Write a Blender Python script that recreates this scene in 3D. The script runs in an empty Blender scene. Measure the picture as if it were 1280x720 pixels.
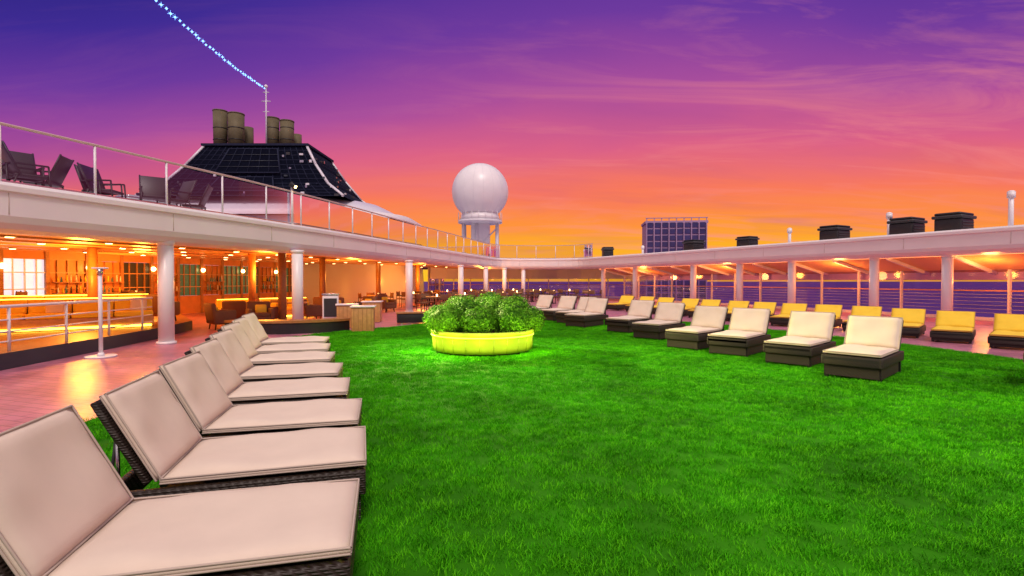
import bpy, bmesh, math, random
from mathutils import Vector, Matrix
random.seed(7)
sc = bpy.context.scene
R = math.radians

# ------------------------------------------------------------------ materials
def lin(c):
    return tuple(((v/255)/12.92 if v/255 <= .04045 else ((v/255+.055)/1.055)**2.4) for v in c)+(1,)

def mat(name, col, rough=.5, metal=0, emit=None, estr=0, var=.12, nscale=6, bump=.0, bscale=60, spec=.5, coat=0):
    m = bpy.data.materials.new(name); m.use_nodes = True
    nt = m.node_tree; b = nt.nodes['Principled BSDF']
    b.inputs['Roughness'].default_value = rough
    b.inputs['Metallic'].default_value = metal
    b.inputs['Specular IOR Level'].default_value = spec
    tc = nt.nodes.new('ShaderNodeTexCoord')
    n = nt.nodes.new('ShaderNodeTexNoise'); n.inputs['Scale'].default_value = nscale; n.inputs['Detail'].default_value = 5
    nt.links.new(tc.outputs['Object'], n.inputs['Vector'])
    mx = nt.nodes.new('ShaderNodeMix'); mx.data_type = 'RGBA'
    c = list(col[:3])
    mx.inputs[6].default_value = tuple(v*(1-var) for v in c)+(1,)
    mx.inputs[7].default_value = tuple(min(1, v*(1+var)) for v in c)+(1,)
    nt.links.new(n.outputs['Fac'], mx.inputs[0])
    nt.links.new(mx.outputs[2], b.inputs['Base Color'])
    if bump:
        n2 = nt.nodes.new('ShaderNodeTexNoise'); n2.inputs['Scale'].default_value = bscale
        nt.links.new(tc.outputs['Object'], n2.inputs['Vector'])
        bp = nt.nodes.new('ShaderNodeBump'); bp.inputs['Strength'].default_value = bump; bp.inputs['Distance'].default_value = .01
        nt.links.new(n2.outputs['Fac'], bp.inputs['Height']); nt.links.new(bp.outputs[0], b.inputs['Normal'])
    if emit:
        b.inputs['Emission Color'].default_value = tuple(emit[:3])+(1,)
        b.inputs['Emission Strength'].default_value = estr
        try: m.cycles.emission_sampling = 'NONE'
        except Exception: pass
    return m

WHITE = mat('white_paint', (.80, .77, .82), .35, var=.06, nscale=1.5)
WHITE2 = mat('white_gelcoat', (.68, .66, .74), .3, var=.10, nscale=.6)
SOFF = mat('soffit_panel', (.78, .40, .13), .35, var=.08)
CREAM = mat('cream_cushion', (.74, .62, .52), .95, var=.10, nscale=4, bump=.3, bscale=420, spec=.2)
PIPE = mat('cushion_piping', (.50, .41, .35), .9, var=.05)
YEL = mat('yellow_cushion', (.88, .60, .04), .8, var=.1, bump=.3, bscale=300, emit=None)
BROWN = mat('brown_upholstery', (.17, .075, .035), .7, var=.2, bump=.2, bscale=200)
BLACK = mat('black_metal', (.012, .011, .014), .45, var=.3)
DARK = mat('dark_plastic', (.03, .03, .035), .5, var=.3)
STEEL = mat('steel', (.55, .55, .58), .25, 1, var=.1)
WOOD = mat('teak_wood', (.34, .15, .045), .4, var=.35, nscale=12)
WOODL = mat('light_wood', (.55, .28, .10), .4, var=.3, nscale=10)
RAILM = mat('rail_cap', (.55, .40, .38), .35, var=.1)
FUN = mat('funnel_blue', (.003, .004, .012), .8, var=.5, spec=.03)
FUNL = mat('funnel_lattice', (.018, .022, .05), .7, var=.3, spec=.1)
KHAKI = mat('exhaust_khaki', (.13, .11, .065), .6, var=.45, nscale=1.5, spec=.2)
TEAL = mat('dark_plinth', (.03, .04, .06), .5)
LAMPW = mat('warm_lamp', (1, .8, .5), .5, emit=(1, .58, .20), estr=14)
LAMPY = mat('yellow_led', (1, .8, .2), .5, emit=(1, .60, .05), estr=8.0)
LAMPG = mat('lime_led', (.7, 1, .2), .5, emit=(.80, .9, .06), estr=1.6)
LAMPB = mat('blue_bulb_glare', (.3, .5, 1), .5, emit=(.16, .42, 1), estr=3.2)
LAMPR = mat('red_led', (1, .4, .3), .5, emit=(1, .30, .08), estr=6)
WIN = mat('bright_window', (.6, .7, .8), .3, emit=(.6, .72, .95), estr=.8, var=.3)
GREENW = mat('foliage_wall_panel', (.03, .10, .04), .3, emit=(.05, .16, .07), estr=.35, var=.9, nscale=14)
WARMW = mat('warm_wall', (.60, .22, .05), .5, var=.3, nscale=3)
PLANT = mat('planter_lime', (.30, .38, .035), .45, var=.2)
TOWERC = mat('tower_concrete', (.42, .27, .44), .6, var=.3, nscale=.05)
TOWERG = mat('tower_glass', (.05, .05, .16), .2, var=.6, nscale=.1)
VALUEC = mat('screen_blue', (.08, .1, .3), .2, emit=(.15,.2,.6), estr=.4, var=.6, nscale=20)

def wicker():
    m = mat('dark_wicker', (.022, .013, .010), .55, var=.4, nscale=30)
    nt = m.node_tree; b = nt.nodes['Principled BSDF']
    tc = nt.nodes.new('ShaderNodeTexCoord')
    w1 = nt.nodes.new('ShaderNodeTexWave'); w1.bands_direction='Z'; w1.inputs['Scale'].default_value=22; w1.inputs['Distortion'].default_value=1
    w2 = nt.nodes.new('ShaderNodeTexWave'); w2.bands_direction='DIAGONAL'; w2.inputs['Scale'].default_value=14
    ad = nt.nodes.new('ShaderNodeMath'); ad.operation='MULTIPLY'
    nt.links.new(tc.outputs['Object'], w1.inputs['Vector']); nt.links.new(tc.outputs['Object'], w2.inputs['Vector'])
    nt.links.new(w1.outputs['Fac'], ad.inputs[0]); nt.links.new(w2.outputs['Fac'], ad.inputs[1])
    bp = nt.nodes.new('ShaderNodeBump'); bp.inputs['Strength'].default_value=.7; bp.inputs['Distance'].default_value=.008
    nt.links.new(ad.outputs[0], bp.inputs['Height']); nt.links.new(bp.outputs[0], b.inputs['Normal'])
    return m
WICK = wicker()

def glassmat(name, tint, f=.12):
    m = bpy.data.materials.new(name); m.use_nodes = True; nt = m.node_tree; nt.nodes.clear()
    o = nt.nodes.new('ShaderNodeOutputMaterial'); t = nt.nodes.new('ShaderNodeBsdfTransparent'); t.inputs[0].default_value = tint+(1,)
    g = nt.nodes.new('ShaderNodeBsdfGlossy'); g.inputs['Roughness'].default_value = .04
    g.inputs[0].default_value = (.9,.85,1,1)
    fr = nt.nodes.new('ShaderNodeFresnel'); fr.inputs[0].default_value = 1.25
    ad = nt.nodes.new('ShaderNodeMath'); ad.operation = 'ADD'; ad.inputs[1].default_value = f; ad.use_clamp = True
    mx = nt.nodes.new('ShaderNodeMixShader')
    nt.links.new(fr.outputs[0], ad.inputs[0]); nt.links.new(ad.outputs[0], mx.inputs[0])
    nt.links.new(t.outputs[0], mx.inputs[1]); nt.links.new(g.outputs[0], mx.inputs[2]); nt.links.new(mx.outputs[0], o.inputs[0])
    return m
GLASS = glassmat('clear_glass', (.90, .86, .95), .05)
GLASS2 = glassmat('screen_glass', (.70, .56, .90), .02)

def deckmat():
    m = bpy.data.materials.new('deck_tiles'); m.use_nodes = True; nt = m.node_tree; b = nt.nodes['Principled BSDF']
    tc = nt.nodes.new('ShaderNodeTexCoord'); mp = nt.nodes.new('ShaderNodeMapping'); mp.inputs['Rotation'].default_value = (0,0,R(18))
    br = nt.nodes.new('ShaderNodeTexBrick'); br.inputs['Scale'].default_value = 1
    br.inputs['Brick Width'].default_value=.3; br.inputs['Row Height'].default_value=.15; br.inputs['Mortar Size'].default_value=.006
    br.inputs['Color1'].default_value=(.60,.22,.32,1); br.inputs['Color2'].default_value=(.46,.17,.26,1); br.inputs['Mortar'].default_value=(.17,.055,.09,1)
    nz = nt.nodes.new('ShaderNodeTexNoise'); nz.inputs['Scale'].default_value=1.2; nz.inputs['Detail'].default_value=6
    mr = nt.nodes.new('ShaderNodeMapRange'); mr.inputs[1].default_value=.3; mr.inputs[2].default_value=.7; mr.inputs[3].default_value=.65; mr.inputs[4].default_value=1.15
    mu = nt.nodes.new('ShaderNodeMix'); mu.data_type='RGBA'; mu.blend_type='MULTIPLY'; mu.inputs[0].default_value=1
    nt.links.new(tc.outputs['Object'], mp.inputs[0]); nt.links.new(mp.outputs[0], br.inputs['Vector']); nt.links.new(tc.outputs['Object'], nz.inputs['Vector'])
    nt.links.new(nz.outputs['Fac'], mr.inputs[0]); nt.links.new(br.outputs['Color'], mu.inputs[6]); nt.links.new(mr.outputs[0], mu.inputs[7])
    nt.links.new(mu.outputs[2], b.inputs['Base Color'])
    mr2 = nt.nodes.new('ShaderNodeMapRange'); mr2.inputs[3].default_value=.2; mr2.inputs[4].default_value=.45
    nt.links.new(nz.outputs['Fac'], mr2.inputs[0]); nt.links.new(mr2.outputs[0], b.inputs['Roughness'])
    bp = nt.nodes.new('ShaderNodeBump'); bp.inputs['Strength'].default_value=.3; bp.inputs['Distance'].default_value=.004; bp.invert=True
    nt.links.new(br.outputs['Fac'], bp.inputs['Height']); nt.links.new(bp.outputs[0], b.inputs['Normal'])
    return m
DECK = deckmat()

def leafmat(name, c1, c2, c3, inst=False, rough=.5, trans=.25, lo_=.6, hi_=1.25):
    m = bpy.data.materials.new(name); m.use_nodes=True; nt=m.node_tree; b=nt.nodes['Principled BSDF']
    if inst:
        s = nt.nodes.new('ShaderNodeObjectInfo'); out = s.outputs['Random']
    else:
        s = nt.nodes.new('ShaderNodeNewGeometry'); out = s.outputs['Random Per Island']
    cr = nt.nodes.new('ShaderNodeValToRGB'); e=cr.color_ramp.elements
    e[0].color=c1+(1,); e[1].color=c3+(1,); k=e.new(.5); k.color=c2+(1,)
    nt.links.new(out, cr.inputs[0])
    g = nt.nodes.new('ShaderNodeNewGeometry'); nz = nt.nodes.new('ShaderNodeTexNoise'); nz.inputs['Scale'].default_value=.9 if inst else 5; nz.inputs['Detail'].default_value=5
    nt.links.new(g.outputs['Position'], nz.inputs['Vector'])
    mr = nt.nodes.new('ShaderNodeMapRange'); mr.inputs[1].default_value=.3; mr.inputs[2].default_value=.7; mr.inputs[3].default_value=lo_; mr.inputs[4].default_value=hi_
    nt.links.new(nz.outputs['Fac'], mr.inputs[0])
    mu = nt.nodes.new('ShaderNodeMix'); mu.data_type='RGBA'; mu.blend_type='MULTIPLY'; mu.inputs[0].default_value=1
    nt.links.new(cr.outputs[0], mu.inputs[6]); nt.links.new(mr.outputs[0], mu.inputs[7])
    nt.links.new(mu.outputs[2], b.inputs['Base Color'])
    b.inputs['Roughness'].default_value=rough; b.inputs['Specular IOR Level'].default_value=.08
    if trans:
        tr = nt.nodes.new('ShaderNodeBsdfTranslucent'); nt.links.new(mu.outputs[2], tr.inputs[0])
        ms = nt.nodes.new('ShaderNodeMixShader'); ms.inputs[0].default_value=trans
        o = nt.nodes['Material Output']
        nt.links.new(b.outputs[0], ms.inputs[1]); nt.links.new(tr.outputs[0], ms.inputs[2]); nt.links.new(ms.outputs[0], o.inputs[0])
    return m
TURF = leafmat('turf_blades', (.035,.27,.002), (.06,.42,.003), (.12,.56,.006), True, trans=0, lo_=.66, hi_=1.18, rough=.7)
TURFB = leafmat('turf_base', (.03,.18,.002), (.03,.20,.002), (.035,.22,.003), True, trans=0, rough=.8)
LEAF = leafmat('shrub_leaves', (.04,.15,.010), (.10,.30,.018), (.20,.46,.035), lo_=.45, hi_=1.3)

# ------------------------------------------------------------------ mesh builder
class B:
    def __init__(s): s.bm = bmesh.new(); s.mats=[]
    def mi(s, m):
        if m not in s.mats: s.mats.append(m)
        return s.mats.index(m)
    def face(s, pts, m, smooth=False):
        vs=[s.bm.verts.new(p) for p in pts]
        f=s.bm.faces.new(vs); f.material_index=s.mi(m); f.smooth=smooth; return f
    def box(s, c, d, m, M=None, bev=0, seg=2):
        r=bmesh.ops.create_cube(s.bm, size=1); vs=r['verts']
        bmesh.ops.scale(s.bm, vec=d, verts=vs)
        fs={f for v in vs for f in v.link_faces}
        if bev:
            es=list({e for v in vs for e in v.link_edges})
            rr=bmesh.ops.bevel(s.bm, geom=es, offset=bev, segments=seg, affect='EDGES', profile=.5)
            fs=set(); st=[rr['faces'][0]]
            while st:
                f=st.pop()
                if f in fs: continue
                fs.add(f)
                for e in f.edges: st.extend(g for g in e.link_faces if g not in fs)
            vs=list({v for f in fs for v in f.verts})
        T=Matrix.Translation(Vector(c)) @ (M.to_4x4() if M else Matrix.Identity(4))
        bmesh.ops.transform(s.bm, matrix=T, verts=vs)
        i=s.mi(m)
        for f in fs:
            f.material_index=i
            if bev: f.smooth=True
        return vs
    def cyl(s, p0, p1, r0, m, r1=None, n=12, cap=True, smooth=True):
        r1=r0 if r1 is None else r1
        p0=Vector(p0); p1=Vector(p1); d=(p1-p0)
        q=d.to_track_quat('Z','Y')
        a=[];b=[]
        for k in range(n):
            t=2*math.pi*k/n; u=Vector((math.cos(t),math.sin(t),0))
            a.append(s.bm.verts.new(p0+q@(u*r0))); b.append(s.bm.verts.new(p1+q@(u*r1)))
        i=s.mi(m)
        for k in range(n):
            f=s.bm.faces.new((a[k],a[(k+1)%n],b[(k+1)%n],b[k])); f.material_index=i; f.smooth=smooth
        if cap:
            f=s.bm.faces.new(a[::-1]); f.material_index=i
            f=s.bm.faces.new(b); f.material_index=i
    def ball(s, c, r, m, u=24, v=14, sc_=(1,1,1)):
        rr=bmesh.ops.create_uvsphere(s.bm,u_segments=u,v_segments=v,radius=r)
        bmesh.ops.transform(s.bm, matrix=Matrix.Translation(Vector(c))@Matrix.Diagonal((*sc_,1)), verts=rr['verts'])
        i=s.mi(m)
        for f in {f for q in rr['verts'] for f in q.link_faces}: f.material_index=i; f.smooth=True
    def prism(s, poly, z0, z1, m, mtop=None):
        a=[s.bm.verts.new((x,y,z0)) for x,y in poly]; b=[s.bm.verts.new((x,y,z1)) for x,y in poly]
        n=len(poly)
        for k in range(n):
            f=s.bm.faces.new((a[k],a[(k+1)%n],b[(k+1)%n],b[k])); f.material_index=s.mi(m)
        f=s.bm.faces.new(b); f.material_index=s.mi(mtop or m)
        f=s.bm.faces.new(a[::-1]); f.material_index=s.mi(m)
    def sweep(s, path, prof, m, closed=True, smooth=False):
        """prof: list of (outward offset, z)"""
        ns=normals(path); rings=[]
        for (x,y),(nx,ny) in zip(path,ns):
            rings.append([s.bm.verts.new((x+nx*o,y+ny*o,z)) for o,z in prof])
        k=len(prof); i=s.mi(m)
        for a,b in zip(rings,rings[1:]):
            for j in range(k if closed else k-1):
                f=s.bm.faces.new((a[j],a[(j+1)%k],b[(j+1)%k],b[j])); f.material_index=i; f.smooth=smooth
        if closed:
            for rg in (rings[0],rings[-1]):
                try:
                    f=s.bm.faces.new(rg); f.material_index=i
                except: pass
    def done(s, name, loc=(0,0,0), rz=0, parent=None, link=True, recalc=True):
        if recalc: bmesh.ops.recalc_face_normals(s.bm, faces=s.bm.faces)
        me=bpy.data.meshes.new(name); s.bm.to_mesh(me); s.bm.free()
        for m in s.mats: me.materials.append(m)
        o=bpy.data.objects.new(name, me); o.location=loc; o.rotation_euler=(0,0,rz)
        if link: sc.collection.objects.link(o)
        if parent: o.parent=parent
        return o
def copy(o, loc, rz=0, name=None):
    c=bpy.data.objects.new(name or o.name.split('.')[0], o.data); c.location=loc; c.rotation_euler=(0,0,rz)
    sc.collection.objects.link(c); return c

def normals(path):
    out=[]
    for i in range(len(path)):
        a=path[max(0,i-1)]; b=path[min(len(path)-1,i+1)]
        dx,dy=b[0]-a[0],b[1]-a[1]; l=math.hypot(dx,dy); out.append((-dy/l,dx/l))
    return out
def catmull(P, step=.5):
    out=[]
    Q=[(2*P[0][0]-P[1][0],2*P[0][1]-P[1][1])]+list(P)+[(2*P[-1][0]-P[-2][0],2*P[-1][1]-P[-2][1])]
    for i in range(1,len(Q)-2):
        p0,p1,p2,p3=Q[i-1:i+3]; n=max(2,int(math.hypot(p2[0]-p1[0],p2[1]-p1[1])/step))
        for k in range(n):
            t=k/n
            out.append(tuple(.5*((2*p1[j])+(-p0[j]+p2[j])*t+(2*p0[j]-5*p1[j]+4*p2[j]-p3[j])*t*t+(-p0[j]+3*p1[j]-3*p2[j]+p3[j])*t**3) for j in (0,1)))
    out.append(P[-1]); return out
def resample(path, d):
    out=[path[0]]; acc=0
    for a,b in zip(path,path[1:]):
        l=math.hypot(b[0]-a[0],b[1]-a[1]); t=d-acc
        while t<=l:
            out.append((a[0]+(b[0]-a[0])*t/l,a[1]+(b[1]-a[1])*t/l)); t+=d
        acc=(acc+l)%d if l+acc>=d else acc+l
    return out
def offs(path,o):
    return [(x+nx*o,y+ny*o) for (x,y),(nx,ny) in zip(path,normals(path))]

LP = catmull([(-11.2,-3),(-10.9,2),(-10.1,5.6),(-8.9,9),(-7.75,12.6),(-7.0,15.1),(-5.95,19.4),(-4.25,27.6),(-1.8,38.6)])
EP = catmull([(-1.8,38.6),(-.9,40.6),(1.2,41.4),(3.6,41.2),(5.2,40.4),(6.0,39.0)])
RP = catmull([(6.0,39.0),(10.1,29.6),(15.8,16),(22,1.2)],1.0)
ALL = LP+EP[1:]+RP[1:]

# ------------------------------------------------------------------ sea, hull, deck
def seamat():
    m=mat('sea_water',(.065,.035,.19),.5,var=.45,nscale=.02,spec=.10)
    nt=m.node_tree;b=nt.nodes['Principled BSDF'];tc=nt.nodes.new('ShaderNodeTexCoord')
    n=nt.nodes.new('ShaderNodeTexNoise');n.inputs['Scale'].default_value=.12;n.inputs['Detail'].default_value=8
    bp=nt.nodes.new('ShaderNodeBump');bp.inputs['Strength'].default_value=1;bp.inputs['Distance'].default_value=2.0
    nt.links.new(tc.outputs['Object'],n.inputs['Vector']);nt.links.new(n.outputs['Fac'],bp.inputs['Height']);nt.links.new(bp.outputs[0],b.inputs['Normal'])
    return m
b=B(); b.face([(-9000,-9000,-26),(9000,-9000,-26),(9000,9000,-26),(-9000,9000,-26)],seamat()); b.done('sea')
b=B()
right=offs(RP,3.4); poly=[(-34,-8)]+[(24.5,-8)]+right[::-1]+[(6,48),(-34,48)]
b.prism(poly,-28,0,WHITE2,DECK); b.done('ship_deck')

# lawn
lawn=[(-4.7,-4),(-4.55,4.4),(-4.5,5.9),(-5.0,7.8),(-5.6,10),(-6.0,12),(-5.4,14.3),(-4.2,16),(-2.3,18.2),(1.3,20.7),(3.2,20.6),(6.2,18.4),(7.7,15.7),(9.0,12.3),(9.5,9.5),(9.6,4),(9.6,-4)]
lp=catmull(lawn,.6)
b=B(); b.prism(lp,.002,.012,TURFB); lo=b.done('lawn_grass')
bmx=B()
random.seed(3)
for k in range(26):
    a=random.uniform(0,6.28); rr=.07*math.sqrt(random.random()); x,y=rr*math.cos(a),rr*math.sin(a)
    h=random.uniform(.018,.034); w=random.uniform(.0018,.0032); ya=random.uniform(0,6.28); la=random.uniform(0,6.28); ln=random.uniform(.3,.9)*h
    dx,dy=math.cos(ya)*w,math.sin(ya)*w; lx,ly=math.cos(la)*ln,math.sin(la)*ln
    bmx.face([(x-dx,y-dy,0),(x+dx,y+dy,0),(x+dx*.8+lx*.35,y+dy*.8+ly*.35,h*.6),(x-dx*.8+lx*.35,y-dy*.8+ly*.35,h*.6)],TURF)
    bmx.face([(x-dx*.8+lx*.35,y-dy*.8+ly*.35,h*.6),(x+dx*.8+lx*.35,y+dy*.8+ly*.35,h*.6),(x+lx,y+ly,h)],TURF)
clump=bmx.done('grass_clump',(0.5,3,.012),parent=lo,recalc=False)
ng=bpy.data.node_groups.new('turf_scatter','GeometryNodeTree')
ng.interface.new_socket('Geometry',in_out='INPUT',socket_type='NodeSocketGeometry'); ng.interface.new_socket('Geometry',in_out='OUTPUT',socket_type='NodeSocketGeometry')
N=ng.nodes; gi=N.new('NodeGroupInput'); go=N.new('NodeGroupOutput')
dp=N.new('GeometryNodeDistributePointsOnFaces'); dp.inputs['Density'].default_value=215
nrm=N.new('GeometryNodeInputNormal'); sx=N.new('ShaderNodeSeparateXYZ'); cmpn=N.new('FunctionNodeCompare'); cmpn.data_type='FLOAT'; cmpn.operation='GREATER_THAN'; cmpn.inputs[1].default_value=.5
ng.links.new(nrm.outputs[0],sx.inputs[0]); ng.links.new(sx.outputs[2],cmpn.inputs[0]); ng.links.new(cmpn.outputs[0],dp.inputs['Selection'])
ip=N.new('GeometryNodeInstanceOnPoints'); oi=N.new('GeometryNodeObjectInfo'); oi.inputs['Object'].default_value=clump
rv=N.new('FunctionNodeRandomValue'); rv.data_type='FLOAT_VECTOR'; rv.inputs[0].default_value=(-.1,-.1,0); rv.inputs[1].default_value=(.1,.1,6.28)
rs=N.new('FunctionNodeRandomValue'); rs.data_type='FLOAT'; rs.inputs[2].default_value=.7; rs.inputs[3].default_value=1.3
jg=N.new('GeometryNodeJoinGeometry')
ng.links.new(gi.outputs[0],dp.inputs[0]); ng.links.new(dp.outputs[0],ip.inputs[0]); ng.links.new(oi.outputs['Geometry'],ip.inputs['Instance'])
ng.links.new(rv.outputs[0],ip.inputs['Rotation']); ng.links.new(rs.outputs[1],ip.inputs['Scale'])
ng.links.new(gi.outputs[0],jg.inputs[0]); ng.links.new(ip.outputs[0],jg.inputs[0]); ng.links.new(jg.outputs[0],go.inputs[0])
md=lo.modifiers.new('turf','NODES'); md.node_group=ng

# ------------------------------------------------------------------ upper deck ring
b=B()
prof=[(.0,3.2),(-.10,3.2),(-.14,3.14),(-.14,3.05),(-.10,3.02),(-.10,2.62),(-.06,2.50),(.06,2.40),(.3,2.35),(.55,2.35),(.55,2.45),(.12,3.1)]
b.sweep(ALL,prof,WHITE)
for x,y in resample(offs(ALL,-.103),3.1): b.cyl((x,y,2.64),(x,y,3.02),.006,PIPE,n=4)
b.done('canopy_fascia')
b=B()
b.sweep(LP+EP[1:],[(.13,3.14),(.13,3.04),(11,3.04),(11,3.14)],WHITE2)
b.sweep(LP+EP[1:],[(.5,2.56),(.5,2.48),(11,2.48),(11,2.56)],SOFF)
for k in range(1,7):
    b.sweep(LP+EP[1:],[(1.4*k,2.478),(1.4*k+.08,2.478),(1.4*k+.08,2.44),(1.4*k,2.44)],WOODL)
b.sweep(EP,[(4.8,2.48),(4.8,1.6),(4.9,1.6),(4.9,2.48)],WHITE)
b.done('upper_deck')
b=B()
b.sweep(RP,[(.13,3.1),(.13,3.0),(3.4,2.9),(3.4,3.0)],WHITE2)
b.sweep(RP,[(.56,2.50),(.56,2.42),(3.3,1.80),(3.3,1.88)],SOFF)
b.sweep(RP,[(3.3,2.95),(3.3,1.50),(3.4,1.50),(3.4,2.95)],WHITE)
for (x,y),(nx,ny) in list(zip(RP,normals(RP)))[::2]:
    M=Matrix.Rotation(math.atan2(ny,nx),3,'Z')@Matrix.Rotation(.222,3,'Y')
    b.box((x+nx*1.95,y+ny*1.95,2.04),(2.7,.09,.12),WHITE,M)
b.done('side_canopy')
rl=offs(LP+EP[1:],.05)
b=B()
b.sweep(rl,[(-.025,4.21),(-.025,4.24),(.0,4.255),(.03,4.24),(.03,4.21),(.0,4.20)],RAILM)
b.sweep(rl,[(0,3.28),(0,4.17)],GLASS,closed=False)
b.sweep(rl,[(-.02,3.2),(.03,3.2),(.03,3.25),(-.02,3.25)],STEEL)
for x,y in resample(rl,1.55):
    b.cyl((x,y,3.2),(x,y,4.2),.024,WHITE,n=8)
b.done('glass_railing')

# columns
colb=B(); colb.cyl((0,0,0),(0,0,2.42),.165,WHITE,n=24); colb.cyl((0,0,0),(0,0,.06),.21,WHITE,n=24); colb.cyl((0,0,2.30),(0,0,2.42),.165,WHITE,r1=.20,n=24)
col=colb.done('support_column',(-8.12,12.2,0))
for p in [(-6.6,16.0),(-4.75,24),(-3.15,32),(-1.9,37.6),(-.6,40.8),(.9,41.6),(-10.3,6.2)]: copy(col,(p[0],p[1],0))
for Y in (38.5,34.9,29.8,26.7,23.9,20.5,18.2,15.6,12.6):
    X=15.8-.417*(Y-16)+.35; copy(col,(X,Y,0)); 
cb=B(); cb.cyl((0,0,0),(0,0,2.46),.13,WOOD,n=16); cb.cyl((0,0,0),(0,0,.1),.18,BLACK,n=16)
wc=cb.done('timber_column',(-7.6,17.2,0))
for p in [(-9.5,19),(-12.5,15.5),(-8.2,22.5),(-7.2,28),(-6,33)]: copy(wc,(p[0],p[1],0))

# window screen (right + end)
b=B()
sp=offs(RP,2.9); ep=offs(EP,5)
for path,top in ((sp,1.88),(ep+[sp[0]],2.46)):
    b.sweep(path,[(0,0),(.06,0),(.06,.12),(0,.12)],WHITE)
    b.sweep(path,[(0,1.08),(.07,1.08),(.07,1.13),(0,1.13)],WOODL)
    b.sweep(path,[(.02,.13),(.02,top)],GLASS2,closed=False)
    for z in (.28,.42,.56,.70,.84,.96):
        b.sweep(path,[(-.03,z),(-.012,z),(-.012,z+.018),(-.03,z+.018)],STEEL)
    for x,y in resample(path,1.8): b.box((x,y,top/2),(.08,.08,top),WHITE)
b.done('glass_windscreen')
b=B(); b.sweep(RP,[(.62,2.385),(.68,2.37),(.68,2.35),(.62,2.365)],LAMPR); b.done('soffit_led_strip')

# ------------------------------------------------------------------ left interior
b=B()
wp=offs(LP,9.2)
ws=resample(wp,1.3)
random.seed(11)
for i,(p,q) in enumerate(zip(ws,ws[1:])):
    cx,cy=(p[0]+q[0])/2,(p[1]+q[1])/2; L=math.hypot(q[0]-p[0],q[1]-p[1]); M=Matrix.Rotation(math.atan2(q[1]-p[1],q[0]-p[0]),3,'Z')
    b.box((cx,cy,.4),(L,.12,.8),WARMW,M)
    b.box((cx,cy,2.34),(L,.12,.28),WARMW,M)
    off=M@Vector((L/2,-.0,0))
    b.box((cx+off.x,cy+off.y,1.25),(.12,.2,2.5),WOOD,M)
    if 14<cy<18: mm=WIN
    elif 23<cy<30: mm=GREENW if i%3 else WARMW
    else: mm=random.choice([WARMW,WARMW,WARMW,WARMW,DARK])
    b.box((cx,cy,1.5),(L-.14,.05,1.38),mm,M)
    for dx in (-.33,0,.33):
        o3=M@Vector((dx,-.05,0)); b.box((cx+o3.x,cy+o3.y,1.5),(.035,.05,1.38),WHITE if mm is WIN else WOOD,M)
    for z in (1.2,1.75): 
        o3=M@Vector((0,-.06,0)); b.box((cx+o3.x,cy+o3.y,z),(L-.14,.05,.035),WHITE if mm is WIN else WOODL,M)
    o4=M@Vector((0,-.22,0))
    if mm is WARMW:
        b.box((cx+o4.x,cy+o4.y,1.02),(L-.2,.22,.04),WOOD,M); b.box((cx+o4.x,cy+o4.y,1.42),(L-.2,.18,.03),WOOD,M)
        for k in range(7):
            for zz in(1.04,1.435):
                o5=M@Vector((-.45+k*.15+random.uniform(-.03,.03),-.22,0)); h=random.uniform(.16,.28)
                b.cyl((cx+o5.x,cy+o5.y,zz),(cx+o5.x,cy+o5.y,zz+h),.033,random.choice([DARK,YEL,WHITE,GREENW,WOOD]),r1=.015,n=7)
    if i%2==0:
        o6=M@Vector((L/2,-.16,0)); b.ball((cx+o6.x,cy+o6.y,1.95),.09,LAMPW,10,8)
b.done('lounge_wall')

b=B()
for o in (1.0,2.8,4.6,6.4,8.0):
    for x,y in resample(offs(LP,o),2.1):
        b.cyl((x,y,2.474),(x,y,2.44),.10,STEEL,n=14); b.cyl((x,y,2.439),(x,y,2.432),.075,LAMPW,n=14)
b.done('recessed_downlight')

b=B()
plat=[(-8.55,4.5),(-8.45,8.5),(-8.7,11),(-9.0,13.2),(-9.6,15.6),(-12.5,19.5),(-20,16),(-20,4.5)]
b.prism(plat,.004,.28,TEAL,WOOD)
b.done('raised_platform')
b=B()
pp=catmull([(-8.7,5),(-8.6,8.5),(-8.85,11),(-9.15,13.2)],.5)
for z,r in ((1.05,.028),(.82,.014),(.62,.014),(.45,.014)):
    for a,c in zip(pp,pp[1:]): b.cyl((*a,z),(*c,z),r,WHITE,n=8,cap=False)
for x,y in resample(pp,1.3): b.cyl((x,y,.28),(x,y,1.05),.025,WHITE,n=8)
b.done('handrail')

def sofa(name,p,q,z0):
    b=B(); L=math.hypot(q[0]-p[0],q[1]-p[1])
    b.box((0,0,.16),(L,.7,.24),WOODL,bev=.01)
    b.box((0,-.36,.05),(L-.1,.03,.05),LAMPY)
    n=max(1,int(L/.8)); w=L/n
    for i in range(n):
        x=-L/2+w*(i+.5)
        b.box((x,-.04,.35),(w-.02,.62,.14),YEL,bev=.04)
        b.box((x,.29,.56),(w-.02,.16,.36),YEL,Matrix.Rotation(-.15,3,'X'),bev=.05)
        if i%2: b.box((x+.1,.12,.55),(.36,.13,.34),random.choice([WOOD,CREAM,TEAL]),Matrix.Rotation(-.3,3,'X')@Matrix.Rotation(random.uniform(-.3,.3),3,'Y'),bev=.05)
    b.box((0,.42,.38),(L,.06,.70),WOODL)
    b.box((0,.40,.75),(L-.1,.03,.02),LAMPY)
    return b.done(name,((p[0]+q[0])/2,(p[1]+q[1])/2,z0),math.atan2(q[1]-p[1],q[0]-p[0]))
sofa('yellow_banquette',(-13.6,10.9),(-9.6,13.9),.28)
sofa('yellow_banquette',(-16.6,13.2),(-11.8,17.0),.28)
sofa('yellow_banquette',(-11,19.5),(-8.5,22),.0)

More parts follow.
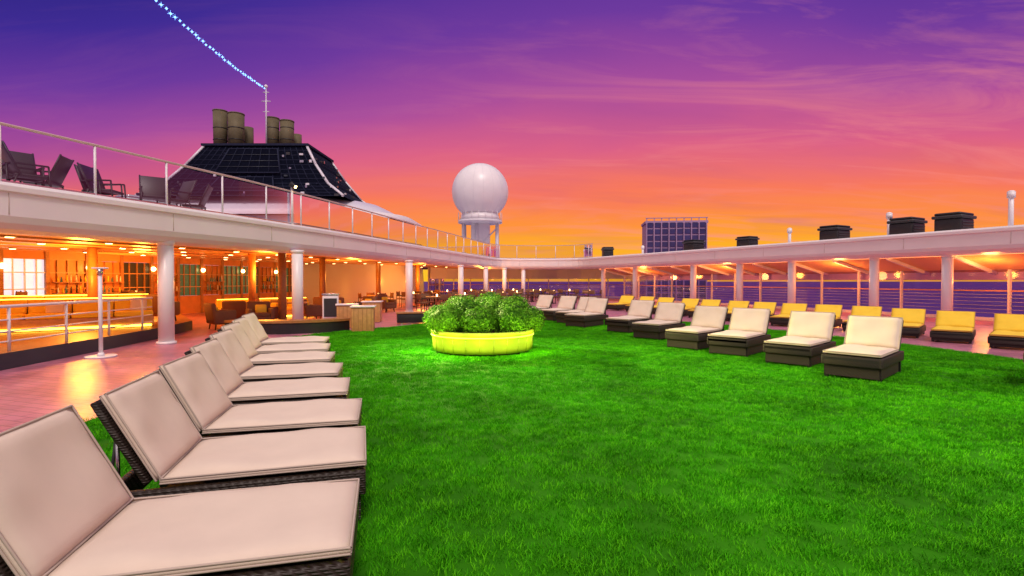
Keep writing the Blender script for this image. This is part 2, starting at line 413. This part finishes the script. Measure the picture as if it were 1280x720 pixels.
# brown tub armchairs
b=B()
for s in(-1,1):
    for t in(-1,1): b.cyl((s*.27,t*.25,0),(s*.25,t*.23,.16),.02,BLACK,n=8)
    b.box((s*.32,0,.38),(.13,.62,.42),BROWN,bev=.05,seg=3)
b.box((0,-.02,.25),(.56,.58,.18),BROWN,bev=.03); b.box((0,-.05,.39),(.50,.54,.13),BROWN,bev=.05,seg=3)
b.box((0,.29,.52),(.72,.14,.58),BROWN,Matrix.Rotation(-.14,3,'X'),bev=.06,seg=3)
b.box((.05,.14,.56),(.34,.11,.30),YEL,Matrix.Rotation(-.3,3,'X'),bev=.05,seg=3)
ac=b.done('brown_armchair',(-8.9,15.9,0),2.4)
for x,y,a in[(-8.1,16.7,.6),(-9.4,17.6,3.6),(-8.4,18.0,-.5),(-7.4,19.2,2.2),(-6.9,20.4,.5),(-7.8,21.6,3.2),(-6.2,21.9,-.4),(-5.9,24.4,1.0),(-10.4,15.4,3.0)]: copy(ac,(x,y,0 if x>-10 else .28),a)

b=B(); b.cyl((0,0,0),(0,0,.03),.26,WHITE,n=24); b.cyl((0,0,.03),(0,0,.09),.07,WHITE,r1=.045,n=16); b.cyl((0,0,.05),(0,0,1.72),.035,WHITE,n=14)
b.box((0,0,1.73),(.26,.10,.03),WHITE,bev=.01); b.cyl((0,0,1.6),(0,0,1.72),.05,STEEL,n=14)
b.done('post_stand',(-8.0,10.1,0),.2)

b=B()
for sx_ in(-.2,.2):
    b.cyl((sx_,-.2,0),(sx_*.9,-.18,.44),.015,BLACK,n=6); b.cyl((sx_,.22,0),(sx_*.9,.2,.88),.015,BLACK,n=6)
b.box((0,0,.45),(.44,.44,.05),BROWN,bev=.015); b.box((0,.2,.72),(.42,.04,.26),BROWN,Matrix.Rotation(-.12,3,'X'),bev=.012)
for sx_ in(-.23,.23): b.box((sx_,0,.64),(.04,.42,.025),BLACK)
chair=b.done('dining_chair',(-9.9,20.2,0),1)
b=B(); b.cyl((0,0,.70),(0,0,.74),.42,WOODL,n=28); b.cyl((0,0,.03),(0,0,.7),.035,BLACK,n=10); b.cyl((0,0,0),(0,0,.03),.24,BLACK,n=20)
b.cyl((.1,.05,.74),(.1,.05,.84),.03,LAMPW,n=8)
table=b.done('round_table',(-7.5,17.9,0))
random.seed(5)
for (x,y) in [(-6.8,26),(-5.6,29),(-4.9,31),(-4.4,34.5),(-3,37),(-1.5,36.2),(-2.0,33.0),(0,38.8),(2,38.4),(4,37),(-3.6,24.2),(-2.6,27.5),(.2,32),(2.6,33.4),(-.6,28.6),(1.4,36),(5,34),(-14,13),(-16,16),(-13,17.8),(-15.5,19.5)]:
    z=.28 if x<-12.5 and y<18 else 0
    copy(table,(x,y,z))
    a0=random.uniform(0,6)
    for k in range(4):
        a=a0+k*math.pi/2; copy(chair,(x+.62*math.cos(a),y+.62*math.sin(a),z),a-math.pi/2)

b=B(); b.box((0,0,.36),(.62,.55,.70),WOODL,bev=.015); b.box((0,0,.73),(.70,.62,.04),WHITE,bev=.01)
for k in range(-2,3): b.box((k*.12,-.279,.36),(.012,.01,.62),WOOD)
sv=b.done('service_counter',(-4.35,15.2,0),.2)
copy(sv,(-5.2,16.4,0),.3); copy(sv,(-5.0,18.6,0),.1); 
b=B(); b.box((0,0,.5),(.5,.5,1.0),WHITE,bev=.03); b.box((0,-.26,.6),(.4,.02,.6),DARK); b.box((.2,-.27,.6),(.02,.03,.3),STEEL); b.box((0,0,1.03),(.54,.54,.05),STEEL,bev=.01)
b.done('drinks_cabinet',(-6.0,17.2,0),.3)
b=B()
arc=[(-6.9+2.3*math.cos(t),16.2+1.9*math.sin(t)) for t in [R(-120)+R(95)*k/18 for k in range(19)]]
b.sweep(arc,[(0,.0),(.5,.0),(.5,.30),(0,.30)],BLACK); b.sweep(arc,[(-.03,.303),(.53,.303),(.53,.37),(-.03,.37)],WOOD)
b.done('curved_bench')
b=B(); b.box((0,0,.2),(1.5,.5,.3),BLACK,bev=.02); b.box((0,0,.38),(1.55,.55,.05),WOOD,bev=.01)
for sx_ in(-.6,.6): b.box((sx_,0,.04),(.06,.4,.08),STEEL)
be=b.done('deck_bench',(-3.2,17.9,0),.25); copy(be,(-1.3,19.8,0),.3)

# ------------------------------------------------------------------ loungers
def lounger(name,cush,pipe,seatz,ang,bl=.60,L=1.10):
    """+X = foot direction; origin at foot end centre; width .78"""
    b=B(); W=.78; H=L+.28
    z0=seatz-.07
    for s in(-1,1):
        b.box((-H/2,s*(W/2-.02),z0-.075),(H,.05,.15),WICK,bev=.012)
        b.box((-H/2+.1,s*(W/2-.035),(z0-.15)/2+.03),(H-.30,.03,z0-.15-.02),WICK)
    b.box((-.025,0,z0-.075),(.05,W-.02,.15),WICK,bev=.012)
    b.box((-.045,0,(z0-.15)/2+.03),(.03,W-.08,z0-.17),WICK)
    b.box((-H+.025,0,z0-.075),(.05,W-.02,.15),WICK,bev=.012)
    b.box((-L/2,0,z0-.05),(L,W-.06,.04),BLACK)
    for x in(-.08,-H+.08):
        for s in(-1,1): b.box((x,s*(W/2-.05),(z0-.1)/2),(.055,.055,z0-.1),BLACK)
    def cushion(c,d,M,seed):
        rnd=random.Random(seed); nx,ny=16,12; lx,ly,lz=d; grid={}
        ph=[rnd.uniform(0,6) for _ in range(4)]
        for side in(1,-1):
            for i in range(nx+1):
                for j in range(ny+1):
                    u=i/nx*2-1; v=j/ny*2-1
                    ex=1-abs(u)**10; ey=1-abs(v)**10
                    t=(max(0,ex)*max(0,ey))**.5
                    z=side*lz/2*(.18+.82*t)
                    if side>0: z+= .008*math.sin(3.1*u+ph[0])*math.cos(2.3*v+ph[1])*t + .005*math.sin(9*u*v+ph[2])*t
                    p=Vector((u*lx/2,v*ly/2,z))
                    grid[(side,i,j)]=b.bm.verts.new(Vector(c)+M@p)
        mi=b.mi(cush)
        for side in(1,-1):
            for i in range(nx):
                for j in range(ny):
                    q=[grid[(side,i,j)],grid[(side,i+1,j)],grid[(side,i+1,j+1)],grid[(side,i,j+1)]]
                    if side<0: q=q[::-1]
                    f=b.bm.faces.new(q); f.smooth=True; f.material_index=mi
        bd=[(i,0) for i in range(nx)]+[(nx,j) for j in range(ny)]+[(i,ny) for i in range(nx,0,-1)]+[(0,j) for j in range(ny,0,-1)]
        for a_,c_ in zip(bd,bd[1:]+bd[:1]):
            f=b.bm.faces.new([grid[(-1,*a_)],grid[(-1,*c_)],grid[(1,*c_)],grid[(1,*a_)]]); f.smooth=True; f.material_index=mi
        for zz in(.013,-.013):
            ps=[Vector((x,y,zz*1.0)) for x,y in((-lx/2,-ly/2),(lx/2,-ly/2),(lx/2,ly/2),(-lx/2,ly/2))]
            for p,q in zip(ps,ps[1:]+ps[:1]): b.cyl(Vector(c)+M@p,Vector(c)+M@q,.0055,pipe,n=6,cap=False)
    I=Matrix.Identity(3)
    cushion((-L/2,0,seatz-.03),(L,W-.03,.075),I,1)
    M=Matrix.Rotation(ang,3,'Y')
    d=M@Vector((-1,0,0)); n=M@Vector((0,0,1)); h=Vector((-L-.005,0,seatz-.02))
    cushion(h+d*(bl/2),(bl,W-.03,.075),M,2)
    b.box(h+d*(bl/2)-n*.058,(bl-.02,W-.02,.035),WICK,M,bev=.01)
    for s in(-1,1):
        p=h+d*(bl*.62)-n*.07
        b.cyl((p.x,s*.30,p.z),(-H+.06,s*.30,z0-.1),.011,STEEL,n=8)
        b.cyl((p.x,s*.30,p.z),(-H-.0,s*.30,z0-.14),.009,BLACK,n=8)
    b.cyl((h+d*(bl*.62)-n*.07)+Vector((0,-.3,0)),(h+d*(bl*.62)-n*.07)+Vector((0,.3,0)),.011,STEEL,n=8)
    return b.done(name,(0,0,-50))
LG=lounger('sun_lounger',CREAM,PIPE,.42,R(62),.54,1.08)
LY=lounger('yellow_sun_lounger',YEL,WOODL,.32,R(50),.5)
def place(o,foot,dirv,first=False):
    rz=math.atan2(dirv[1],dirv[0])
    if first: o.location=(foot[0],foot[1],.012); o.rotation_euler=(0,0,rz)
    else: copy(o,(foot[0],foot[1],.012),rz)
left=[(-.64,2.08),(-.88,3.10),(-1.18,4.0),(-1.60,5.03),(-2.02,6.05),(-2.48,7.1),(-2.9,8.15),(-3.3,9.2)]
for i,(x,y) in enumerate(left):
    d=Vector((1,.27)).normalized()
    j=(random.random()-.5)*.06
    place(LG,(x-.105,y+.375),(d.x,d.y+j),first=(i==0))
rt=[(7.4,6.9),(5.04,7.72),(4.75,8.98),(4.19,10.13),(3.62,11.1),(3.33,12.98),(2.95,14.6),(1.95,16.3),(1.75,17.6),(1.2,18.8),(.4,20.0)]
for x,y in rt:
    place(LG,(x,y),(-.70,-.71+(random.random()-.5)*.14))
ye=[(10.7,11.1),(10.4,12.3),(10.1,13.5),(9.85,14.8),(9.3,15.8),(8.7,16.7),(8.2,17.8),(7.7,18.9),(7.2,20.2),(6.7,21.4),(6.1,22.8),(5.6,24.2),(4.9,25.6)]
for i,(x,y) in enumerate(ye): place(LY,(x,y),(-.70,-.71+(random.random()-.5)*.12),first=(i==0))

# ------------------------------------------------------------------ planter
pl=(-.62,11.0)
b=B()
def lathe(b,prof,m,n=56):
    rings=[[b.bm.verts.new((r*math.cos(2*math.pi*k/n),r*math.sin(2*math.pi*k/n),z)) for k in range(n)] for r,z in prof]
    for a,c in zip(rings,rings[1:]):
        for k in range(n):
            f=b.bm.faces.new((a[k],a[(k+1)%n],c[(k+1)%n],c[k])); f.material_index=b.mi(m); f.smooth=True
lathe(b,[(.98,.0),(.99,.04)],BLACK)
lathe(b,[(.99,.041),(1.03,.05),(1.05,.14),(1.06,.26),(1.06,.36),(1.07,.38)],PLANT)
lathe(b,[(1.07,.38),(1.09,.40),(1.09,.45),(1.07,.47),(1.03,.47),(1.0,.45),(.98,.36)],PLANT)
lathe(b,[(.98,.38),(.5,.42),(.01,.43)],mat('soil',(.05,.03,.02),.9))
lathe(b,[(1.066,.355),(1.085,.355),(1.085,.375),(1.066,.375)],LAMPG)
for k in range(24):
    a=2*math.pi*k/24; b.cyl((1.045*math.cos(a),1.045*math.sin(a),.05),(1.064*math.cos(a),1.064*math.sin(a),.35),.008,PLANT,n=5)
b.done('round_planter',(*pl,.012),recalc=True)
random.seed(21)
shr=[(-.72,-.42,.66,.37),(-.08,-.62,.62,.33),(.62,-.40,.68,.40),(-.95,.05,.66,.30),(-.35,.02,.78,.38),(.28,.08,.80,.38),(1.0,.02,.64,.30),(-.55,.5,.80,.36),(.12,.62,.86,.36),(.70,.45,.80,.36)]
for (x,y,z,r) in shr:
    b=B()
    for k in range(2000):
        v=Vector((random.gauss(0,1),random.gauss(0,1),random.gauss(0,1))).normalized()
        lump=1+.06*math.sin(7*v.x+r*40)*math.cos(6*v.y+x*9)+.04*math.sin(13*v.z+5*v.x)
        rr=r*random.uniform(.86,1.05)*lump
        if random.random()<.04: rr*=1.07
        p=Vector((0,0,z))+Vector((v.x*rr,v.y*rr,v.z*rr*.95))
        if p.z<.40: continue
        n=(v+Vector((random.uniform(-.7,.7),random.uniform(-.7,.7),random.uniform(-.3,.8)))).normalized()
        t=n.orthogonal().normalized(); t=Matrix.Rotation(random.uniform(0,6.28),3,n)@t; u=n.cross(t)
        l=random.uniform(.018,.032); w=l*.55
        b.face([p-t*l,p-u*w+n*.004,p+t*l,p+u*w+n*.004],LEAF)
    b.ball((0,0,z),r*.8,LEAF,14,10); b.cyl((0,0,.38),(0,0,z),.04,WOOD,n=8)
    b.done('box_shrub',(pl[0]+x,pl[1]+y,.012),recalc=False)

# ------------------------------------------------------------------ superstructure, funnel
def rr2(cx,cy,hx,hy,r,n=8):
    out=[]
    for sx_,sy_,a0 in((1,1,0),(-1,1,90),(-1,-1,180),(1,-1,270)):
        for k in range(n+1):
            a=R(a0+90*k/n); out.append((cx+sx_*(hx-r)+r*math.cos(a),cy+sy_*(hy-r)+r*math.sin(a)))
    return out
def taper(b,cx,cy,levels,m,r=3):
    rings=[]
    for hx,hy,z in levels:
        rings.append([b.bm.verts.new((x,y,z)) for x,y in rr2(cx,cy,hx,hy,min(r,hx,hy)*.95)])
    n=len(rings[0])
    for a,c in zip(rings,rings[1:]):
        for k in range(n):
            f=b.bm.faces.new((a[k],a[(k+1)%n],c[(k+1)%n],c[k])); f.material_index=b.mi(m); f.smooth=True
    f=b.bm.faces.new(rings[-1]); f.material_index=b.mi(m)
b=B()
taper(b,-17,38,[(10.2,7,0),(10.0,6.8,3.2),(9.7,6.5,5.4),(9.5,6.3,5.45)],WHITE2,5)
taper(b,-17,38,[(10.0,6.9,5.45),(10.0,6.9,5.75),(9.8,6.6,5.8)],WHITE,5)
taper(b,-17,38,[(9.0,6.0,5.8),(8.6,5.7,6.2),(7.6,5.0,6.7),(6.6,4.4,6.95)],WHITE2,4)
taper(b,-17,38,[(10.03,6.83,4.2),(9.93,6.73,4.9)],TEAL,5)
b.done('superstructure')
b=B()
fc=(-16.8,36.5)
def ring(hx,hy,z): return [Vector((fc[0]+s*hx,fc[1]+t*hy,z)) for s,t in((-1,-1),(1,-1),(1,1),(-1,1))]
RG=[ring(6.4,4.4,6.7),ring(5.2,3.6,7.6),ring(4.2,2.95,8.9),ring(3.35,2.3,10.3)]
for r0_,r1_ in zip(RG,RG[1:]):
    for k in range(4): b.face([r0_[k],r0_[(k+1)%4],r1_[(k+1)%4],r1_[k]],FUN)
    for k in range(4): b.cyl(r0_[k],r1_[k],.09,WHITE2,n=6)
b.face(RG[-1],FUN)
def fp(k,u,v,o=0):
    t=v*3; i=min(2,int(t)); f=t-i
    p=(RG[i][k].lerp(RG[i][(k+1)%4],u)).lerp(RG[i+1][k].lerp(RG[i+1][(k+1)%4],u),f)
    nn=(RG[i][(k+1)%4]-RG[i][k]).cross(RG[i+1][k]-RG[i][k]).normalized()
    return p+nn*o
random.seed(2)
for k in (0,1,3):
    for v in [i/12 for i in range(0,13)]: b.cyl(fp(k,0,v),fp(k,1,v),.03,FUNL,n=5)
    for i in range(19):
        u=i/18
        for s in range(3): b.cyl(fp(k,u,s/3),fp(k,u,(s+.999)/3),.022,FUNL,n=5)
for q in range(80):
    k=random.choice([0,0,1,3]); u,v=random.random(),random.random()*.95
    p=fp(k,u,v,.05); b.box(p,(random.uniform(.08,.28),.12,random.uniform(.06,.18)),random.choice([FUNL,FUNL,TEAL,STEEL,WHITE2,DARK]))
for v0,v1,u0,u1,m in((.08,.42,.33,.67,FUN),(.5,.92,.28,.72,FUN)):
    ps=[fp(0,u0,v0,.14),fp(0,u1,v0,.14),fp(0,u1,v1,.14),fp(0,u0,v1,.14)]
    b.face(ps,m)
    for p,q in zip(ps,ps[1:]+ps[:1]): b.cyl(p,q,.045,FUNL,n=6)
    for j in range(1,6):
        uu=u0+(u1-u0)*j/6; b.cyl(fp(0,uu,v0,.16),fp(0,uu,v1,.16),.02,FUNL,n=5)
    for j in range(1,4):
        vv=v0+(v1-v0)*j/4; b.cyl(fp(0,u0,vv,.17),fp(0,u1,vv,.17),.02,TEAL,n=5)
b.box((fc[0],fc[1],10.35),(7.0,4.9,.14),FUNL); b.box((fc[0],fc[1],10.46),(6.4,4.2,.1),DARK)
for X,ztop,r in((-20.1,13.1,.46),(-19.0,12.9,.52),(-16.5,12.6,.44),(-15.5,12.4,.46)):
    b.cyl((X,36,10.4),(X,36,ztop),r*.92,KHAKI,r1=r,n=24); b.cyl((X,36,ztop-.02),(X,36,ztop+.05),r*1.04,KHAKI,n=24); b.cyl((X,36,ztop+.051),(X,36,ztop+.06),r*.85,BLACK,n=20)
    for zz in (11.1,11.9): b.cyl((X,36,zz),(X,36,zz+.05),r*1.0,BLACK,n=24)
    b.cyl((X+.1,37.4,10.4),(X+.1,37.4,ztop-.5),r*.7,KHAKI,n=16)
MX=-16.65
b.cyl((MX,35.4,10.5),(MX,35.4,14.6),.06,WHITE2,r1=.04,n=8)
for z,w in((12.9,.22),(13.6,.3),(14.2,.2)): b.cyl((MX-w,35.4,z),(MX+w,35.4,z),.03,WHITE2,n=6)
b.ball((MX,35.4,14.6),.12,WHITE,10,8)
b.done('ship_funnel')

# string lights
b=B()
P0=Vector((MX,35.4,14.5)); P1=Vector((-13.6,17.0,12.6))
n=46; pts=[]
for i in range(n+1):
    t=i/n; p=P0.lerp(P1,t); p.z-=1.1*4*t*(1-t)*.3; pts.append(p)
for p,q in zip(pts,pts[1:]): b.cyl(p,q,.010,BLACK,n=5,cap=False)
random.seed(8)
for p in pts[1:]:
    q=p-Vector((random.uniform(-.03,.03),0,.05+random.uniform(0,.05)))
    b.ball(q,.042,LAMPB,8,6); s_=random.uniform(.07,.15)
    for dv in(Vector((s_,0,0)),Vector((0,0,s_)),Vector((0,s_,0))):  # glowing spikes shape the star glare around each bulb
        b.cyl(q,q+dv,.014,LAMPB,r1=.002,n=4); b.cyl(q,q-dv,.014,LAMPB,r1=.002,n=4)
b.done('string_lights')

# radome
b=B(); c=(-2.75,45,9.1)
b.ball(c,2.42,WHITE,48,28)
for k in range(9):
    a=math.pi*k/9
    pts_=[Vector(c)+2.424*Vector((math.cos(a)*math.cos(t),math.sin(a)*math.cos(t),math.sin(t))) for t in [2*math.pi*j/40 for j in range(41)]]
    for p,q in zip(pts_,pts_[1:]): b.cyl(p,q,.008,WHITE2,n=4,cap=False)
b.cyl((c[0],45,6.6),(c[0],45,7.2),1.75,WHITE,r1=1.55,n=32); b.cyl((c[0],45,6.4),(c[0],45,6.6),1.9,WHITE2,n=32)
for dx in(-1.45,1.45,-.3):
    b.cyl((c[0]+dx,45,2.5),(c[0]+dx,45,6.5),.14,WHITE2,n=10)
    b.cyl((c[0]+dx,46.6,2.5),(c[0]+dx,46.2,6.5),.14,WHITE2,n=10)
b.box((c[0],45.8,4.5),(1.6,1.6,4),WHITE2,bev=.1)
b.cyl((c[0]-1.45,45,3),(c[0]+1.45,45,6),.06,WHITE2,n=8)
for k in range(20):
    a=2*math.pi*k/20; b.cyl((c[0]+1.88*math.cos(a),45+1.88*math.sin(a),6.6),(c[0]+1.88*math.cos(a),45+1.88*math.sin(a),7.3),.02,WHITE,n=5)
b.done('radar_dome')

# ------------------------------------------------------------------ distant tower + shoreline
b=B()
b.box((0,0,9),(44,24,70),TOWERC)
for i in range(8):
    for j in range(14):
        x=-22+2.9+i*5.4; z=-22+j*4.8+2.2
        b.box((x,-12.2,z),(4.0,.6,3.5),TOWERG)
for i in range(9): b.box((-21.8+i*5.4,-12.9,10),(.7,1.2,68),TOWERC)
for i in range(4): b.box((22.2,-8+i*5.5,17),(.6,3.4,50),TOWERG)
b.box((0,0,44.8),(45.5,25,1.8),TOWERC)
for i in range(9): b.box((-21.6+i*5.4,-12,46.6),(.6,.6,2),TOWERC)
b.box((0,-12,47.8),(45,.8,.6),TOWERC)
b.done('hotel_tower',(124,400,0),-.12)
b=B(); random.seed(9)
sh=[(60,370)]+[(60+i*14,368+random.uniform(-4,4)) for i in range(1,11)]+[(215,470),(60,470)]
b.prism(sh,-27,-23.5,mat('quay_stone',(.08,.06,.07),.8)); b.done('quay')

def vent(w,h,name='roof_vent'):
    b=B()
    for s in(-1,1):
        for t in(-1,1): b.box((s*w*.36,t*.3,.1),(.06,.06,.2),BLACK)
    b.box((0,0,.2+h*.35),(w*.82,.8,h*.7),BLACK,bev=.04)
    b.box((0,0,.2+h*.78),(w*.94,.92,h*.16),DARK,bev=.04); b.box((0,0,.2+h*.93),(w*.86,.8,h*.14),BLACK,bev=.05)
    for k in range(4): b.box((0,-.41,.28+k*h*.14),(w*.7,.03,.03),DARK,Matrix.Rotation(.5,3,'X'))
    return b
def onroof(px,off):
    k=(px-640)/650; Y=22.47/(k+.417); X=k*Y; n=(.923,.385); return X+n[0]*off,Y+n[1]*off
for px,w,h in((1166,1.25,.72),(1108,1.2,.72),(1019,1.2,.70),(912,.85,.60),(847,1.1,.70)):
    x,y=onroof(px,1.2); vent(w,h).done('roof_vent',(x,y,2.98),.5)
def pole(px,h,off,head=True):
    x,y=onroof(px,off); b=B(); b.cyl((0,0,0),(0,0,h),.07,WHITE,n=14); b.cyl((0,0,0),(0,0,.1),.13,WHITE,n=14)
    b.cyl((0,0,h-.14),(0,0,h+.04),.11,WHITE,n=14); b.ball((0,0,h+.04),.11,WHITE,14,8,(1,1,.6))
    b.done('vent_pipe',(x,y,2.98))
pole(1243,1.35,.9); pole(1082,1.15,1.4); pole(960,.95,1.4); pole(905,.6,1.4); pole(782,.8,1.4); pole(720,.9,.8)
x,y=onroof(745,1); vent(.9,.8).done('roof_vent',(x,y,2.98))

def upchair():
    b=B()
    for s in(-.27,.27):
        b.cyl((s,-.3,0),(s,-.25,.62),.018,BLACK,n=6); b.cyl((s,.35,0),(s,.2,.42),.018,BLACK,n=6); b.cyl((s,.15,.38),(s,.42,1.0),.018,BLACK,n=6); b.box((s,0,.62),(.05,.5,.03),BLACK)
    b.box((0,0,.4),(.54,.5,.06),BLACK,bev=.02); b.box((0,.29,.70),(.54,.05,.62),BLACK,Matrix.Rotation(-.4,3,'X'),bev=.02)
    return b.done('deck_chair',(0,0,0))
uc=upchair(); random.seed(4); first=True
for px in (-40,8,38,62,118,135,188,212,236):
    best=min(offs(LP,1.1+random.random()*.6),key=lambda q:abs(640+650*q[0]/max(q[1],.3)-px) if q[1]>1 else 1e9)
    rz=random.uniform(0,6.28)
    if first: uc.location=(*best,3.14); uc.rotation_euler=(0,0,rz); first=False
    else: copy(uc,(*best,3.14),rz)
b=B()
b.box((0,0,.3),(1.6,.7,.6),WHITE,bev=.12); b.box((0,0,.65),(1.4,.6,.12),STEEL,bev=.04)
b.done('life_raft_locker',(-10.5,15,3.14),1.2)
b=B(); b.box((0,0,.55),(.62,.22,.95),DARK,bev=.02); b.box((0,-.115,.72),(.52,.02,.5),VALUEC); b.box((0,-.115,.30),(.5,.02,.2),STEEL); b.box((0,0,.04),(.5,.3,.08),STEEL)
b.done('control_panel',(-6.5,19.9,3.14),.35)

b=B(); b.cyl((0,0,0),(0,0,1.25),.035,WHITE,n=12); b.box((.05,-.05,1.25),(.18,.14,.13),BLACK,Matrix.Rotation(.5,3,'Y'),bev=.02); b.box((.135,-.06,1.205),(.02,.10,.08),LAMPW,Matrix.Rotation(.5,3,'Y'))
b.done('added_floodlight',(-6.75,16.0,3.14))  # invented fixture, added to go with the spot on the lawn

# ------------------------------------------------------------------ lights
def lamp(kind,name,loc,col,e,size=1,target=None,**kw):
    l=bpy.data.lights.new(name,kind); l.color=col; l.energy=e
    if kind=='AREA': l.size=size; l.shape='DISK'
    if kind in('POINT','SPOT'): l.shadow_soft_size=size
    for k,v in kw.items(): setattr(l,k,v)
    o=bpy.data.objects.new(name,l); o.location=loc; sc.collection.objects.link(o)
    if target is not None: o.rotation_euler=(Vector(target)-Vector(loc)).to_track_quat('-Z','Y').to_euler()
    return o
for (x,y,e_) in[(-11.6,8.8,190),(-12,14.5,280),(-13.5,19,280),(-9,19,200),(-7.8,25.5,260),(-5.5,32,260),(-2,39,220)]:
    lamp('POINT','lounge_lamp',(x,y,1.9),(1,.36,.045),e_*1.0,.25)
for Y in(13,18,23,29,36):
    X=15.8-.417*(Y-16)+1.5
    lamp('POINT','canopy_lamp',(X,Y,1.7),(1,.34,.08),95,.2)
lamp('SPOT','added_lawn_spot',(-6.45,15.75,4.4),(1,.93,.34),17000,.2,(1.1,9.2,0),spot_size=R(46),spot_blend=1)  # added to brighten the lawn centre, not a known lamp of the ship
for a in(205,240,270,300,335):
    lamp('POINT','planter_lamp',(pl[0]+1.46*math.cos(R(a)),pl[1]+1.46*math.sin(R(a)),.42),(.9,1,.08),20,.08)
s=lamp('SUN','fill_sun',(0,0,30),(1,.86,.76),1.9)  # soft fill added from behind the camera, opposite the sunset
s.data.angle=R(12); s.rotation_euler=Vector((-.12,.56,-.78)).to_track_quat('-Z','Y').to_euler()

# ------------------------------------------------------------------ world
w=bpy.data.worlds.new('World'); sc.world=w; w.use_nodes=True; nt=w.node_tree; nt.nodes.clear()
o=nt.nodes.new('ShaderNodeOutputWorld'); bg=nt.nodes.new('ShaderNodeBackground'); bg.inputs[1].default_value=1.0
tc=nt.nodes.new('ShaderNodeTexCoord'); sp_=nt.nodes.new('ShaderNodeSeparateXYZ'); nt.links.new(tc.outputs['Generated'],sp_.inputs[0])
def mth(op,a,b_=None,clamp=False):
    n=nt.nodes.new('ShaderNodeMath'); n.operation=op; n.use_clamp=clamp
    for i,v in enumerate((a,b_)):
        if v is None: continue
        if isinstance(v,(int,float)): n.inputs[i].default_value=v
        else: nt.links.new(v,n.inputs[i])
    return n.outputs[0]
X,Y,Z=sp_.outputs
hl=mth('SQRT',mth('ADD',mth('MULTIPLY',X,X),mth('MULTIPLY',Y,Y)))
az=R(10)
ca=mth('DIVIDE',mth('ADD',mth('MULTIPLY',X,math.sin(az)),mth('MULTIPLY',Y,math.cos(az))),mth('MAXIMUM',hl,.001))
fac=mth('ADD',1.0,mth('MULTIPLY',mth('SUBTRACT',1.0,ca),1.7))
den=mth('ADD',mth('MAXIMUM',Z,0),.16)
cx=nt.nodes.new('ShaderNodeCombineXYZ'); nt.links.new(mth('DIVIDE',X,den),cx.inputs[0]); nt.links.new(mth('DIVIDE',Y,den),cx.inputs[1])
def cloud(rot,scale,ns,det,rough,dist):
    mp=nt.nodes.new('ShaderNodeMapping'); mp.inputs['Rotation'].default_value=(0,0,R(rot)); mp.inputs['Scale'].default_value=scale
    nt.links.new(cx.outputs[0],mp.inputs[0])
    z=nt.nodes.new('ShaderNodeTexNoise'); z.inputs['Scale'].default_value=ns; z.inputs['Detail'].default_value=det; z.inputs['Roughness'].default_value=rough; z.inputs['Distortion'].default_value=dist
    nt.links.new(mp.outputs[0],z.inputs['Vector']); return z.outputs['Fac']
def rng(v,a,b_,c_,d_):
    mr=nt.nodes.new('ShaderNodeMapRange'); mr.inputs[1].default_value=a; mr.inputs[2].default_value=b_; mr.inputs[3].default_value=c_; mr.inputs[4].default_value=d_
    nt.links.new(v,mr.inputs[0]); return mr.outputs[0]
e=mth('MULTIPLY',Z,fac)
e=mth('ADD',e,mth('MULTIPLY',mth('SUBTRACT',cloud(30,(1,2,1),.6,9,.5,.4),.5),.11))
cr=nt.nodes.new('ShaderNodeValToRGB'); el=cr.color_ramp.elements
stops=[(0,(255,196,40)),(.06,(255,172,42)),(.11,(255,146,62)),(.17,(249,122,92)),(.25,(220,98,134)),(.34,(168,78,156)),(.44,(110,58,158)),(.56,(64,44,148)),(.70,(40,36,126)),(.84,(125,110,160)),(1,(225,204,205))]
el[0].position=0; el[0].color=lin(stops[0][1]); el[1].position=1; el[1].color=lin(stops[-1][1])
for p,c in stops[1:-1]:
    q=el.new(p); q.color=lin(c)
nt.links.new(e,cr.inputs[0])
def mixc(fac_,base,colr):
    mx=nt.nodes.new('ShaderNodeMix'); mx.data_type='RGBA'; mx.inputs[7].default_value=lin(colr)
    nt.links.new(fac_,mx.inputs[0]); nt.links.new(base,mx.inputs[6]); return mx.outputs[2]
low=mth('MULTIPLY',mth('SUBTRACT',1.15,mth('MULTIPLY',Z,1.6),True),rng(X,-.25,.35,.12,1.0))
col_=mixc(mth('MULTIPLY',rng(cloud(28,(.8,3.2,1),1.15,10,.62,1.1),.47,.72,0,.62),low),cr.outputs[0],(252,146,140))
col_=mixc(mth('MULTIPLY',rng(cloud(15,(.8,2.2,1),.9,8,.55,.5),.52,.80,0,.35),low),col_,(135,62,130))
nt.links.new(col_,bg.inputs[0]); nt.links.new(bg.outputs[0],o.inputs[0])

# ------------------------------------------------------------------ camera
cam=bpy.data.cameras.new('camera'); cam.sensor_width=36; cam.lens=36*650/1280; cam.clip_end=20000; cam.clip_start=.05
co=bpy.data.objects.new('camera',cam); co.location=(0,0,1.5); co.rotation_euler=(R(90-.88),0,0); sc.collection.objects.link(co); sc.camera=co
sc.view_settings.view_transform='Standard'; sc.view_settings.look='None'; sc.view_settings.exposure=0
